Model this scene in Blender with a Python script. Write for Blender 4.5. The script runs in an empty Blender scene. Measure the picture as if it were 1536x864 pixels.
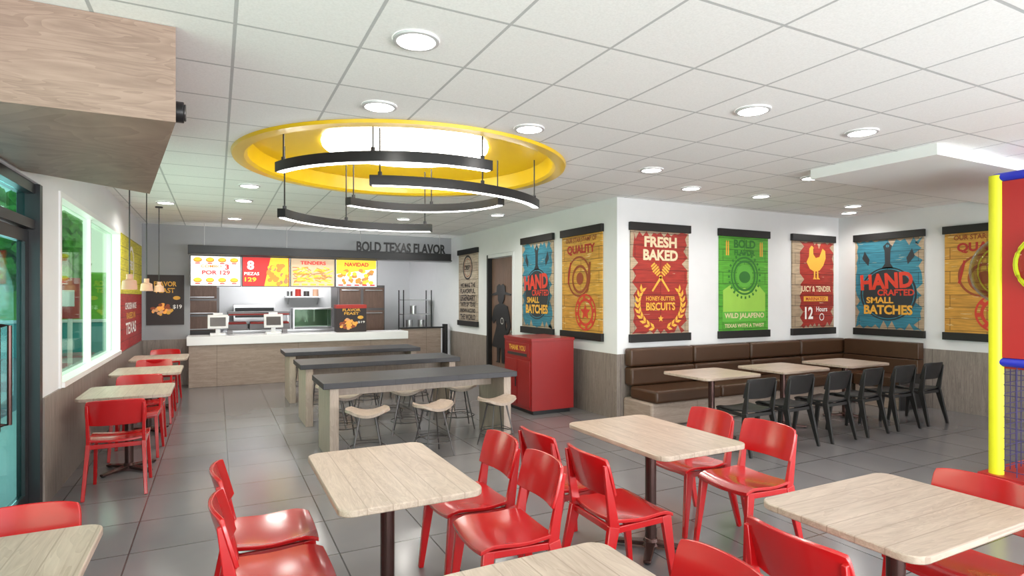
import bpy, bmesh, math, random
from mathutils import Vector, Matrix, noise
from mathutils.geometry import tessellate_polygon
random.seed(7)
R = math.radians
SC = bpy.context.scene
COL = SC.collection

# ---------------------------------------------------------------- materials
def newmat(name):
    m = bpy.data.materials.new(name); m.use_nodes = True
    nt = m.node_tree
    return m, nt, nt.nodes['Principled BSDF']

def plain(name, col, rough=0.5, metal=0.0, emit=0.0, var=0.0, coat=0.0, spec=0.5, ecol=None):
    m, nt, b = newmat(name)
    b.inputs['Roughness'].default_value = rough
    b.inputs['Metallic'].default_value = metal
    b.inputs['Coat Weight'].default_value = coat
    b.inputs['Coat Roughness'].default_value = .12
    b.inputs['Specular IOR Level'].default_value = spec
    tc = nt.nodes.new('ShaderNodeTexCoord'); n = nt.nodes.new('ShaderNodeTexNoise')
    n.inputs['Scale'].default_value = 6; n.inputs['Detail'].default_value = 4
    nt.links.new(tc.outputs['Object'], n.inputs['Vector'])
    mx = nt.nodes.new('ShaderNodeMix'); mx.data_type = 'RGBA'
    v = max(var, 0.03)
    mx.inputs['A'].default_value = (*[c*(1-v) for c in col], 1)
    mx.inputs['B'].default_value = (*[min(1, c*(1+v)) for c in col], 1)
    nt.links.new(n.outputs['Fac'], mx.inputs['Factor'])
    nt.links.new(mx.outputs['Result'], b.inputs['Base Color'])
    if emit > 0:
        if ecol: b.inputs['Emission Color'].default_value = (*ecol, 1)
        else: nt.links.new(mx.outputs['Result'], b.inputs['Emission Color'])
        b.inputs['Emission Strength'].default_value = emit
    return m

def wood(name, c1, c2, sc=(1, 12, 12), rough=0.5, seam=None, seamaxis=0, seamcol=0.45, cs=3.0):
    m, nt, b = newmat(name); N = nt.nodes; L = nt.links
    b.inputs['Roughness'].default_value = rough
    tc = N.new('ShaderNodeTexCoord'); mp = N.new('ShaderNodeMapping')
    mp.inputs['Scale'].default_value = sc
    L.new(tc.outputs['Object'], mp.inputs['Vector'])
    n1 = N.new('ShaderNodeTexNoise'); n1.inputs['Scale'].default_value = cs; n1.inputs['Detail'].default_value = 8
    n1.inputs['Roughness'].default_value = 0.65; n1.inputs['Distortion'].default_value = 0.6
    L.new(mp.outputs['Vector'], n1.inputs['Vector'])
    n2 = N.new('ShaderNodeTexNoise'); n2.inputs['Scale'].default_value = cs*0.35; n2.inputs['Distortion'].default_value = 2.5
    L.new(mp.outputs['Vector'], n2.inputs['Vector'])
    w = N.new('ShaderNodeMath'); w.operation = 'MULTIPLY'; w.inputs[1].default_value = 9
    L.new(n2.outputs['Fac'], w.inputs[0])
    fr = N.new('ShaderNodeMath'); fr.operation = 'FRACT'; L.new(w.outputs[0], fr.inputs[0])
    ad = N.new('ShaderNodeMath'); ad.operation = 'MULTIPLY_ADD'; ad.inputs[1].default_value = 0.2
    L.new(fr.outputs[0], ad.inputs[0]); L.new(n1.outputs['Fac'], ad.inputs[2])
    cr = N.new('ShaderNodeValToRGB')
    cr.color_ramp.elements[0].position = 0.3; cr.color_ramp.elements[0].color = (*c2, 1)
    cr.color_ramp.elements[1].position = 0.8; cr.color_ramp.elements[1].color = (*c1, 1)
    L.new(ad.outputs[0], cr.inputs['Fac'])
    out = cr.outputs['Color']
    if seam:
        sp = N.new('ShaderNodeSeparateXYZ'); L.new(tc.outputs['Object'], sp.inputs[0])
        d = N.new('ShaderNodeMath'); d.operation = 'DIVIDE'; d.inputs[1].default_value = seam
        L.new(sp.outputs[seamaxis], d.inputs[0])
        f = N.new('ShaderNodeMath'); f.operation = 'FRACT'; L.new(d.outputs[0], f.inputs[0])
        lt = N.new('ShaderNodeMath'); lt.operation = 'LESS_THAN'; lt.inputs[1].default_value = 0.005/seam
        L.new(f.outputs[0], lt.inputs[0])
        mx = N.new('ShaderNodeMix'); mx.data_type = 'RGBA'
        L.new(lt.outputs[0], mx.inputs['Factor']); L.new(out, mx.inputs['A'])
        mx.inputs['B'].default_value = (*[c*seamcol for c in c2], 1)
        out = mx.outputs['Result']
    L.new(out, b.inputs['Base Color'])
    bp = N.new('ShaderNodeBump'); bp.inputs['Strength'].default_value = 0.08; bp.inputs['Distance'].default_value = 0.01
    L.new(n1.outputs['Fac'], bp.inputs['Height']); L.new(bp.outputs[0], b.inputs['Normal'])
    return m

def planks(name, c1, c2, worn=None, amount=0.35, row=0.17):
    """horizontal painted planks in the local x-z plane of a print"""
    m, nt, b = newmat(name); N = nt.nodes; L = nt.links
    b.inputs['Roughness'].default_value = 0.55
    tc = N.new('ShaderNodeTexCoord'); sp = N.new('ShaderNodeSeparateXYZ'); L.new(tc.outputs['Object'], sp.inputs[0])
    cb = N.new('ShaderNodeCombineXYZ'); L.new(sp.outputs[0], cb.inputs[0]); L.new(sp.outputs[2], cb.inputs[1])
    br = N.new('ShaderNodeTexBrick'); br.inputs['Scale'].default_value = 1
    br.inputs['Brick Width'].default_value = 0.9; br.inputs['Row Height'].default_value = row
    br.inputs['Mortar Size'].default_value = 0.005; br.inputs['Mortar Smooth'].default_value = 0.3
    br.inputs['Color1'].default_value = (*c1, 1); br.inputs['Color2'].default_value = (*c2, 1)
    br.inputs['Mortar'].default_value = (*[c*0.35 for c in c2], 1)
    L.new(cb.outputs[0], br.inputs['Vector'])
    mp = N.new('ShaderNodeMapping'); mp.inputs['Scale'].default_value = (2, 1, 22)
    L.new(tc.outputs['Object'], mp.inputs['Vector'])
    n = N.new('ShaderNodeTexNoise'); n.inputs['Scale'].default_value = 2; n.inputs['Detail'].default_value = 8
    L.new(mp.outputs[0], n.inputs['Vector'])
    cr = N.new('ShaderNodeValToRGB'); cr.color_ramp.elements[0].position = 0.3; cr.color_ramp.elements[0].color = (.55, .55, .55, 1)
    cr.color_ramp.elements[1].position = 0.6; cr.color_ramp.elements[1].color = (1, 1, 1, 1)
    L.new(n.outputs['Fac'], cr.inputs['Fac'])
    mu = N.new('ShaderNodeMix'); mu.data_type = 'RGBA'; mu.blend_type = 'MULTIPLY'; mu.inputs['Factor'].default_value = 0.9
    L.new(br.outputs['Color'], mu.inputs['A']); L.new(cr.outputs['Color'], mu.inputs['B'])
    out = mu.outputs['Result']
    if worn:
        n2 = N.new('ShaderNodeTexNoise'); n2.inputs['Scale'].default_value = 1.6; n2.inputs['Detail'].default_value = 6
        L.new(mp.outputs[0], n2.inputs['Vector'])
        lt = N.new('ShaderNodeMath'); lt.operation = 'LESS_THAN'; lt.inputs[1].default_value = amount
        L.new(n2.outputs['Fac'], lt.inputs[0])
        mx = N.new('ShaderNodeMix'); mx.data_type = 'RGBA'; L.new(lt.outputs[0], mx.inputs['Factor'])
        L.new(out, mx.inputs['A']); mx.inputs['B'].default_value = (*worn, 1)
        out = mx.outputs['Result']
    L.new(out, b.inputs['Base Color'])
    return m

def tiles(name, size, off, c1, c2, grout, gw, rough, bump=0.0, speck=0.0, roughvar=0.0, nv=.12):
    m, nt, b = newmat(name); N = nt.nodes; L = nt.links
    tc = N.new('ShaderNodeTexCoord'); mp = N.new('ShaderNodeMapping')
    mp.inputs['Location'].default_value = (-off[0], -off[1], 0)
    L.new(tc.outputs['Object'], mp.inputs['Vector'])
    br = N.new('ShaderNodeTexBrick'); br.offset = 0; br.squash = 1
    br.inputs['Scale'].default_value = 1; br.inputs['Brick Width'].default_value = size[0]; br.inputs['Row Height'].default_value = size[1]
    br.inputs['Mortar Size'].default_value = gw; br.inputs['Mortar Smooth'].default_value = 0.1
    br.inputs['Color1'].default_value = (*c1, 1); br.inputs['Color2'].default_value = (*c2, 1); br.inputs['Mortar'].default_value = (*grout, 1)
    L.new(mp.outputs[0], br.inputs['Vector'])
    n = N.new('ShaderNodeTexNoise'); n.inputs['Scale'].default_value = 1.3 if not speck else 90; n.inputs['Detail'].default_value = 3
    L.new(tc.outputs['Object'], n.inputs['Vector'])
    cr = N.new('ShaderNodeValToRGB'); cr.color_ramp.elements[0].position = 0.3; v = speck or nv
    cr.color_ramp.elements[0].color = (1-v, 1-v, 1-v, 1); cr.color_ramp.elements[1].position = 0.65; cr.color_ramp.elements[1].color = (1, 1, 1, 1)
    L.new(n.outputs['Fac'], cr.inputs['Fac'])
    mu = N.new('ShaderNodeMix'); mu.data_type = 'RGBA'; mu.blend_type = 'MULTIPLY'; mu.inputs['Factor'].default_value = 1
    L.new(br.outputs['Color'], mu.inputs['A']); L.new(cr.outputs['Color'], mu.inputs['B'])
    L.new(mu.outputs['Result'], b.inputs['Base Color'])
    ma = N.new('ShaderNodeMath'); ma.operation = 'MULTIPLY_ADD'; ma.inputs[1].default_value = roughvar; ma.inputs[2].default_value = rough
    L.new(n.outputs['Fac'], ma.inputs[0]); L.new(ma.outputs[0], b.inputs['Roughness'])
    bp = N.new('ShaderNodeBump'); bp.invert = True; bp.inputs['Strength'].default_value = bump; bp.inputs['Distance'].default_value = 0.003
    L.new(br.outputs['Fac'], bp.inputs['Height']); L.new(bp.outputs[0], b.inputs['Normal'])
    return m

def glass(name, tint, refl=0.35):
    m = bpy.data.materials.new(name); m.use_nodes = True; nt = m.node_tree; N = nt.nodes; L = nt.links
    N.remove(N['Principled BSDF']); out = N['Material Output']
    t = N.new('ShaderNodeBsdfTransparent'); t.inputs[0].default_value = (*tint, 1)
    g = N.new('ShaderNodeBsdfGlossy'); g.inputs['Roughness'].default_value = 0.02
    lw = N.new('ShaderNodeLayerWeight'); lw.inputs[0].default_value = .25
    mm = N.new('ShaderNodeMath'); mm.operation = 'MULTIPLY'; mm.inputs[1].default_value = refl
    L.new(lw.outputs['Fresnel'], mm.inputs[0])
    mx = N.new('ShaderNodeMixShader'); L.new(mm.outputs[0], mx.inputs[0])
    L.new(t.outputs[0], mx.inputs[1]); L.new(g.outputs[0], mx.inputs[2]); L.new(mx.outputs[0], out.inputs[0])
    return m

M = {}
M['wall'] = plain('white_paint', (.76, .765, .78), .55)
M['greywall'] = plain('grey_paint', (.32, .33, .345), .6)
M['ceil'] = tiles('ceiling_tile', (.6, .6), (.08, 3.13-.6*6), (.92, .93, .925), (.89, .90, .895), (.52, .535, .54), .009, .8, .5, speck=.08)
M['ceilplain'] = plain('ceiling_plaster', (.86, .87, .87), .7)
M['floor'] = tiles('floor_tile', (.6, .6), (.1, .2), (.185, .178, .186), (.21, .202, .208), (.055, .053, .056), .005, .15, .25, roughvar=.06)
M['wains'] = wood('grey_wood_panel', (.29, .245, .215), (.15, .122, .108), (10, 10, .9), .5, seam=1.2, seamaxis=1)
M['wainsx'] = wood('grey_wood_panel_x', (.29, .245, .215), (.15, .122, .108), (10, 10, .9), .5, seam=1.2, seamaxis=0)
M['bulk'] = wood('bulkhead_wood', (.38, .265, .21), (.215, .140, .108), (.9, 1.0, 9), .5, cs=2.2)
M['counterw'] = wood('counter_wood', (.42, .33, .27), (.26, .195, .16), (.9, .9, 9), .5, seam=1.4, seamaxis=0)
M['top'] = wood('light_oak_top', (.53, .42, .345), (.34, .255, .20), (9, 1.0, 9), .36, seam=.11, seamaxis=0, seamcol=.97)
M['legw'] = wood('pale_oak', (.50, .40, .335), (.33, .255, .205), (8, 8, 1), .45)
M['slate'] = wood('dark_slate_top', (.030, .028, .035), (.018, .017, .021), (1, 8, 8), .45, seam=.35, seamaxis=0)
M['doorw'] = wood('dark_wood_door', (.22, .13, .095), (.13, .075, .052), (8, 8, .8), .45)
M['red'] = plain('red_lacquer', (.48, .006, .008), .22, coat=.5)
M['redbin'] = plain('red_bin_paint', (.28, .008, .008), .38, coat=.2)
M['black'] = plain('black_metal', (.012, .012, .014), .35)
M['blackw'] = plain('black_wood', (.009, .008, .008), .5)
M['rim'] = plain('lamp_rim', (.55, .55, .56), .4)
M['pole'] = plain('dark_bronze_steel', (.085, .045, .04), .25, metal=.7)
M['steel'] = plain('stainless_steel', (.50, .50, .51), .28, metal=1)
M['darksteel'] = plain('dark_steel', (.12, .11, .11), .35, metal=.7)
M['leather'] = plain('brown_leather', (.060, .026, .011), .42, var=.12)
M['yellow'] = plain('yellow_paint', (.80, .52, .010), .3, coat=.3)
M['lamp'] = plain('lamp_diffuser', (1, 1, 1), .5, emit=6, ecol=(1, .97, .92))
M['led'] = plain('led_strip', (1, 1, 1), .5, emit=8, ecol=(1, .98, .95))
M['fillup'] = plain('hidden_fill_strip', (1, 1, 1), .5, emit=9, ecol=(1, .98, .95))  # glow added on the arc tops to brighten coffer and ceiling
M['fasfill'] = plain('fascia_fill_strip', (1, 1, 1), .5, emit=6, ecol=(1, .98, .95))  # added glow behind the fascia, washes wall and ceiling
M['cove'] = plain('cove_light', (1, 1, 1), .5, emit=7, ecol=(1, .96, .88))
M['kitfill'] = plain('kitchen_fill_panel', (1, 1, 1), .5, emit=13, ecol=(1, 1, 1))
M['whitep'] = plain('white_plastic', (.82, .82, .82), .3)
M['whitet'] = plain('white_stone', (.84, .84, .84), .25)
M['cork'] = plain('pendant_wood', (.62, .36, .24), .5, var=.1)
M['glass'] = glass('window_glass', (.82, .97, .84), .35)
M['dglass'] = glass('door_glass', (.58, .90, .88), .35)
M['bubble'] = glass('clear_bubble', (.80, .88, .80), .5)
M['pyellow'] = plain('play_yellow', (.82, .82, .02), .4)
M['pblue'] = plain('play_blue', (.02, .03, .50), .4)
M['pred'] = plain('play_red', (.46, .018, .018), .4)
M['net'] = plain('net_cord', (.05, .04, .14), .7)
# print inks
def ink(n, c, r=.55): M[n] = plain('ink_'+n, c, r, var=.08)
ink('ired', (.46, .03, .02)); ink('iyel', (.78, .41, .05)); ink('icream', (.76, .62, .40)); ink('idark', (.03, .02, .02))
ink('ibrown', (.33, .07, .02)); ink('igreen', (.12, .44, .05)); ink('idgreen', (.03, .18, .025)); ink('iwhite', (.88, .86, .82))
ink('icharcoal', (.022, .028, .034)); ink('iorred', (.64, .05, .025)); ink('ilime', (.32, .60, .08))
M['plain_pl'] = planks('bare_planks', (.56, .43, .29), (.38, .28, .19))
M['red_pl'] = planks('red_planks', (.42, .036, .024), (.34, .025, .016), (.50, .37, .24), .33)
M['green_pl'] = planks('green_planks', (.12, .46, .04), (.08, .38, .03), (.42, .52, .18), .30)
M['blue_pl'] = planks('blue_planks', (.04, .25, .35), (.03, .20, .29), (.33, .35, .28), .34)
M['yel_pl'] = planks('yellow_planks', (.78, .42, .06), (.64, .31, .045), (.80, .60, .30), .36)
M['sand_pl'] = planks('sand_planks', (.56, .47, .36), (.42, .33, .25), (.28, .23, .18), .33)
M['redwall'] = planks('red_wall_mural', (.42, .02, .02), (.38, .018, .018), None)
M['yelwall'] = planks('yellow_wall_mural', (.70, .62, .03), (.62, .55, .03), None)
def scr(n, c, e=.75): M[n] = plain('screen_'+n, c, .4, emit=e, var=.1)
scr('swhite', (.95, .93, .88)); scr('sred', (.70, .02, .02)); scr('syel', (.95, .66, .03)); scr('sbrown', (.42, .20, .08)); scr('sfood', (.62, .25, .03)); scr('swood', (.60, .44, .28))

# ---------------------------------------------------------------- mesh builder
def rrect(w, d, r, n=6, cx=0, cy=0):
    pts = []
    for (sx, sy, a0) in ((1, 1, 0), (-1, 1, 90), (-1, -1, 180), (1, -1, 270)):
        for i in range(n+1):
            a = R(a0+90*i/n)
            pts.append((cx+sx*(w/2-r)+r*math.cos(a), cy+sy*(d/2-r)+r*math.sin(a)))
    return pts

class MB:
    def __init__(s): s.v = []; s.f = []; s.m = []; s.mats = []
    def mi(s, k):
        if k not in s.mats: s.mats.append(k)
        return s.mats.index(k)
    def add(s, vs, fs, k):
        o = len(s.v); s.v += [tuple(v) for v in vs]
        i = s.mi(k)
        for f in fs: s.f.append([o+j for j in f]); s.m.append(i)
    def box(s, c, d, k, rot=None):
        x, y, z = [q/2 for q in d]
        vs = [Vector(p) for p in ((-x,-y,-z),(x,-y,-z),(x,y,-z),(-x,y,-z),(-x,-y,z),(x,-y,z),(x,y,z),(-x,y,z))]
        if rot is not None: vs = [rot @ v for v in vs]
        s.add([v+Vector(c) for v in vs], [(0,3,2,1),(4,5,6,7),(0,1,5,4),(1,2,6,5),(2,3,7,6),(3,0,4,7)], k)
    def bb(s, x0, x1, y0, y1, z0, z1, k):
        s.box(((x0+x1)/2, (y0+y1)/2, (z0+z1)/2), (x1-x0, y1-y0, z1-z0), k)
    def beam(s, p0, p1, w, h, k, w2=None, h2=None, ref=(1, 0, 0)):
        p0 = Vector(p0); p1 = Vector(p1); z = (p1-p0).normalized(); x = Vector(ref); x = (x-z*x.dot(z)).normalized(); y = z.cross(x)
        w2 = w if w2 is None else w2; h2 = h if h2 is None else h2
        vs = []
        for p, a, b in ((p0, w/2, h/2), (p1, w2/2, h2/2)):
            vs += [p-x*a-y*b, p+x*a-y*b, p+x*a+y*b, p-x*a+y*b]
        s.add(vs, [(0,3,2,1),(4,5,6,7),(0,1,5,4),(1,2,6,5),(2,3,7,6),(3,0,4,7)], k)
    def cyl(s, p0, p1, r, k, r2=None, n=20):
        p0 = Vector(p0); p1 = Vector(p1); z = (p1-p0).normalized(); x = z.orthogonal().normalized(); y = z.cross(x)
        r2 = r if r2 is None else r2; vs = []
        for p, q in ((p0, r), (p1, r2)):
            vs += [p+x*q*math.cos(2*math.pi*i/n)+y*q*math.sin(2*math.pi*i/n) for i in range(n)]
        fs = [(i, (i+1) % n, n+(i+1) % n, n+i) for i in range(n)] + [tuple(range(n-1, -1, -1)), tuple(range(n, 2*n))]
        s.add(vs, fs, k)
    def prism(s, pts, z0, z1, k):
        n = len(pts); vs = [(x, y, z0) for x, y in pts]+[(x, y, z1) for x, y in pts]
        s.add(vs, [(i, (i+1) % n, n+(i+1) % n, n+i) for i in range(n)]+[tuple(range(n-1, -1, -1)), tuple(range(n, 2*n))], k)
    def tube(s, pts, r, k, closed=False, n=8):
        pts = [Vector(p) for p in pts]; m = len(pts); vs = []
        for i, p in enumerate(pts):
            a = pts[i-1] if (i > 0 or closed) else p; b = pts[(i+1) % m] if (i < m-1 or closed) else p
            t = (b-a).normalized(); up = Vector((0, 0, 1)) if abs(t.z) < .9 else Vector((1, 0, 0))
            x = t.cross(up).normalized(); y = x.cross(t)
            vs += [p+x*r*math.cos(2*math.pi*j/n)+y*r*math.sin(2*math.pi*j/n) for j in range(n)]
        fs = []
        for i in range(m if closed else m-1):
            a = i*n; b = ((i+1) % m)*n
            fs += [(a+j, a+(j+1) % n, b+(j+1) % n, b+j) for j in range(n)]
        if not closed: fs += [tuple(range(n)), tuple(range((m-1)*n, m*n))]
        s.add(vs, fs, k)
    def lathe(s, prof, c, k, n=64, cap=False):
        vs = []; m = len(prof)
        for r, z in prof:
            vs += [(c[0]+r*math.cos(2*math.pi*i/n), c[1]+r*math.sin(2*math.pi*i/n), c[2]+z) for i in range(n)]
        fs = []
        for j in range(m-1):
            fs += [(j*n+i, j*n+(i+1) % n, (j+1)*n+(i+1) % n, (j+1)*n+i) for i in range(n)]
        if cap: fs += [tuple(range(n-1, -1, -1)), tuple(range((m-1)*n, m*n))]
        s.add(vs, fs, k)
    def panel(s, fn, nu, nv, th, k):
        """solid curved sheet: fn(u,v)->(point, normal)"""
        top = []; bot = []
        for j in range(nv+1):
            for i in range(nu+1):
                p, nn = fn(-1+2*i/nu, -1+2*j/nv); top.append(p+nn*th/2); bot.append(p-nn*th/2)
        W = nu+1; N = len(top); fs = []
        for j in range(nv):
            for i in range(nu):
                a = j*W+i; fs.append((a, a+1, a+W+1, a+W)); fs.append((N+a, N+a+W, N+a+W+1, N+a+1))
        ring = [i for i in range(W)]+[j*W+nu for j in range(1, nv+1)]+[nv*W+i for i in range(nu-1, -1, -1)]+[j*W for j in range(nv-1, 0, -1)]
        for q in range(len(ring)):
            a = ring[q]; b = ring[(q+1) % len(ring)]; fs.append((a, N+a, N+b, b))
        s.add(top+bot, fs, k)
    def flat(s, pts, y, k, th=0.0015):
        """polygon in local x-z plane facing -y"""
        tri = tessellate_polygon([[Vector((p[0], p[1], 0)) for p in pts]])
        fs = []
        for t in tri:
            a, b, c = [Vector((pts[i][0], pts[i][1])) for i in t]
            cr = (b.x-a.x)*(c.y-a.y)-(b.y-a.y)*(c.x-a.x)
            fs.append(tuple(t) if cr > 0 else tuple(reversed(t)))
        s.add([(p[0], y, p[1]) for p in pts], fs, k)
    def mesh(s, name, smooth=True, angle=35, fix=True):
        me = bpy.data.meshes.new(name); me.from_pydata(s.v, [], s.f)
        for k in s.mats: me.materials.append(M[k])
        me.polygons.foreach_set('material_index', s.m)
        if fix:
            bm = bmesh.new(); bm.from_mesh(me); bmesh.ops.recalc_face_normals(bm, faces=bm.faces); bm.to_mesh(me); bm.free()
        me.update()
        if smooth:
            me.polygons.foreach_set('use_smooth', [True]*len(me.polygons)); me.set_sharp_from_angle(angle=R(angle))
        return me
    def obj(s, name, loc=(0, 0, 0), rz=0, bevel=0, parent=None, smooth=True, fix=True, seg=2):
        o = bpy.data.objects.new(name, s.mesh(name, smooth, fix=fix)); COL.objects.link(o)
        o.location = loc; o.rotation_euler[2] = R(rz)
        if bevel: addbevel(o, bevel, seg)
        if parent: o.parent = parent
        return o

def addbevel(o, w, seg=2):
    b = o.modifiers.new('bevel', 'BEVEL'); b.width = w; b.segments = seg; b.limit_method = 'ANGLE'; b.angle_limit = R(40)

def inst(me, name, loc, rz=0, bevel=0):
    o = bpy.data.objects.new(name, me); COL.objects.link(o); o.location = loc; o.rotation_euler[2] = R(rz)
    if bevel: addbevel(o, bevel)
    return o

def empty(name, loc, rz=0):
    e = bpy.data.objects.new(name, None); COL.objects.link(e); e.location = loc; e.rotation_euler[2] = R(rz); e.empty_display_size = .1
    return e

def txt(parent, s, x, z, w, h, mat, y=-.012, bold=.02, ext=.002, name='lettering'):
    cu = bpy.data.curves.new(name, 'FONT'); cu.body = s; cu.offset = bold; cu.extrude = 0
    cu.resolution_u = 3; cu.materials.append(M[mat])
    o = bpy.data.objects.new(name, cu); COL.objects.link(o)
    bpy.context.view_layer.update()
    bb = [Vector(b) for b in o.bound_box]
    x0 = min(b.x for b in bb); x1 = max(b.x for b in bb); y0 = min(b.y for b in bb); y1 = max(b.y for b in bb)
    sx = w/(x1-x0); sy = h/(y1-y0)
    if ext > .003: cu.extrude = ext
    o.scale = (sx, sy, 1); o.rotation_euler = (R(90), 0, 0)
    o.location = (x-(x0+x1)/2*sx, y, z-(y0+y1)/2*sy)
    o.parent = parent
    return o

def circ(x, z, r, n=40, rz=None, a0=0, a1=360):
    rz = r if rz is None else rz
    return [(x+r*math.cos(R(a0+(a1-a0)*i/n)), z+rz*math.sin(R(a0+(a1-a0)*i/n))) for i in range(n)]

def ring(mb, x, z, r0, r1, y, k, n=48, a0=0, a1=360):
    vs = []; fs = []
    for i in range(n+1):
        a = R(a0+(a1-a0)*i/n)
        vs += [(x+r0*math.cos(a), y, z+r0*math.sin(a)), (x+r1*math.cos(a), y, z+r1*math.sin(a))]
    for i in range(n): fs.append((2*i, 2*i+1, 2*i+3, 2*i+2))
    mb.add(vs, fs, k)

def torn(w, h, n=14, j=.03, cx=0, cz=0):
    pts = []
    for (xa, za, xb, zb) in ((-w/2,-h/2,w/2,-h/2),(w/2,-h/2,w/2,h/2),(w/2,h/2,-w/2,h/2),(-w/2,h/2,-w/2,-h/2)):
        for i in range(n):
            t = i/n; nx, nz = (zb-za), -(xb-xa); l = math.hypot(nx, nz); q = -random.uniform(0, j)*(1 if i % 2 else .2)
            pts.append((cx+xa+(xb-xa)*t+nx/l*q, cz+za+(zb-za)*t+nz/l*q))
    return pts

def star(x, z, r, r2, n=5):
    return [(x+(r if i % 2 == 0 else r2)*math.cos(R(90+180*i/n)), z+(r if i % 2 == 0 else r2)*math.sin(R(90+180*i/n))) for i in range(2*n)]

# ================================================================ ROOM SHELL
XL, XR, XF, YB, YN, CH = -1.21, 4.76, 9.41, 12.4, 6.26, 2.97
YC, YK = -3.2, 15.6
b = MB(); b.bb(XL-.15, XF+.15, YC-.15, YK+.15, -.12, 0, 'floor'); b.obj('floor', smooth=False)
# ceiling with round hole
CC = (1.74, 5.80)
hole = [(CC[0]+1.55*math.cos(2*math.pi*i/72), CC[1]+1.55*math.sin(2*math.pi*i/72)) for i in range(72)]
outer = [(XL-.15, YC-.15), (XF+.15, YC-.15), (XF+.15, YN+.14), (XR+.14, YN+.14), (XR+.14, YK+.15), (XL-.15, YK+.15)]
tri = tessellate_polygon([[Vector((x, y, 0)) for x, y in outer], [Vector((x, y, 0)) for x, y in reversed(hole)]])
me = bpy.data.meshes.new('ceiling'); allp = outer+list(reversed(hole))
fl = []
for t in tri:
    a, q, c = [Vector(allp[i]) for i in t]
    cr = (q.x-a.x)*(c.y-a.y)-(q.y-a.y)*(c.x-a.x)
    fl.append(tuple(t) if cr < 0 else tuple(reversed(t)))
me.from_pydata([(x, y, CH) for x, y in allp], [], fl); me.materials.append(M['ceil']); me.update()
o = bpy.data.objects.new('ceiling', me); COL.objects.link(o)
# round yellow coffer
b = MB()
b.lathe([(1.63, -.002), (1.62, -.028), (1.52, -.03), (1.49, -.005), (1.46, .14), (.86, .21), (.84, .21)], (CC[0], CC[1], CH), 'yellow', 96)
b.lathe([(.84, .215), (.83, .18), (.6, .14), (.001, .12)], (CC[0], CC[1], CH), 'cove', 96)
b.obj('ceiling_coffer', fix=False)
# walls
b = MB(); x0, x1 = XL-.15, XL
for (y0, y1, z0, z1) in ((YC, 3.9, 0, .85), (YC, 3.9, 2.55, CH), (YC, -2.6, .85, 2.55), (3.3, 3.9, .85, 2.55), (3.9, 5.65, 2.5, CH), (5.65, 6.2, 0, CH),
                         (6.2, 9.68, 0, .85), (6.2, 9.68, 2.55, CH), (9.68, YK, 0, CH)):
    b.bb(x0, x1, y0, y1, z0, z1, 'wall')
b.obj('wall_left', smooth=False)
b = MB(); b.bb(XL, -.45, YB, YB+.15, 0, CH, 'greywall'); b.bb(-.45, XR, YB, YB+.15, 2.42, CH, 'greywall'); b.obj('wall_back', smooth=False)
b = MB()
for (y0, y1, z0, z1) in ((YN, 9.26, 0, CH), (9.26, 10.44, 2.46, CH), (10.44, YK, 0, CH)): b.bb(XR, XR+.14, y0, y1, z0, z1, 'wall')
b.obj('wall_right', smooth=False)
b = MB(); b.bb(XR+.14, XF, YN, YN+.14, 0, CH, 'wall'); b.obj('wall_booth', smooth=False)
b = MB(); b.bb(XF, XF+.15, 1.2, YN+.14, 0, CH, 'wall'); b.bb(XF, XF+.15, YC, 1.2, 0, .3, 'wall'); b.bb(XF, XF+.15, YC, 1.2, 2.7, CH, 'wall'); b.obj('wall_far_right', smooth=False)
b = MB(); b.bb(XL-.15, XR+.14, YK, YK+.15, 0, CH, 'wall'); b.obj('wall_kitchen', smooth=False)
b = MB(); b.bb(XL-.15, XF+.15, YC-.15, YC, 0, .1, 'wall'); b.bb(XL-.15, XF+.15, YC-.15, YC, 2.9, CH, 'wall')
for x in (XL, 1.5, 4.2, 6.8, XF): b.bb(x-.07, x+.07, YC-.15, YC, .1, 2.9, 'wall')
b.obj('wall_front', smooth=False)
# wainscot trims
WH = .85
b = MB()
for (y0, y1) in ((YC, 3.88), (5.67, YB)): b.bb(XL, XL+.018, y0, y1, 0, WH, 'wains')
b.obj('trim_wainscot_left', smooth=False)
b = MB(); b.bb(XL+.018, -.45, YB-.018, YB, 0, WH, 'wainsx'); b.obj('trim_wainscot_back', smooth=False)
b = MB()
for (y0, y1) in ((YN-.018, 9.26), (10.44, YB)): b.bb(XR-.018, XR, y0, y1, 0, WH+.02, 'wains')
b.obj('trim_wainscot_right', smooth=False)
b = MB(); b.bb(XR, XF, YN-.018, YN, 0, WH+.02, 'wainsx'); b.obj('trim_wainscot_booth', smooth=False)
b = MB(); b.bb(XF-.018, XF, 1.2, YN-.018, 0, WH+.02, 'wains'); b.obj('trim_wainscot_far_right', smooth=False)
# ceiling soffit on the right
b = MB(); b.bb(5.55, XF, 2.8, 4.0, 2.87, CH, 'ceilplain'); b.obj('ceiling_soffit', smooth=False)

# wooden bulkhead above entrance
b = MB(); b.prism([(XL+.02, 3.3), (-.18, 3.3), (-.50, 5.7), (XL+.02, 5.05)], 2.50, CH-.002, 'bulk'); b.obj('wood_bulkhead', smooth=False)
b = MB(); b.cyl((-.20, 3.55, 2.62), (-.155, 3.55, 2.62), .055, 'black'); b.cyl((-.155, 3.55, 2.62), (-.145, 3.55, 2.62), .045, 'darksteel'); b.box((-.215,3.55,2.62),(.03,.05,.05),'black')
b.obj('wall_speaker', bevel=.004)

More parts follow.
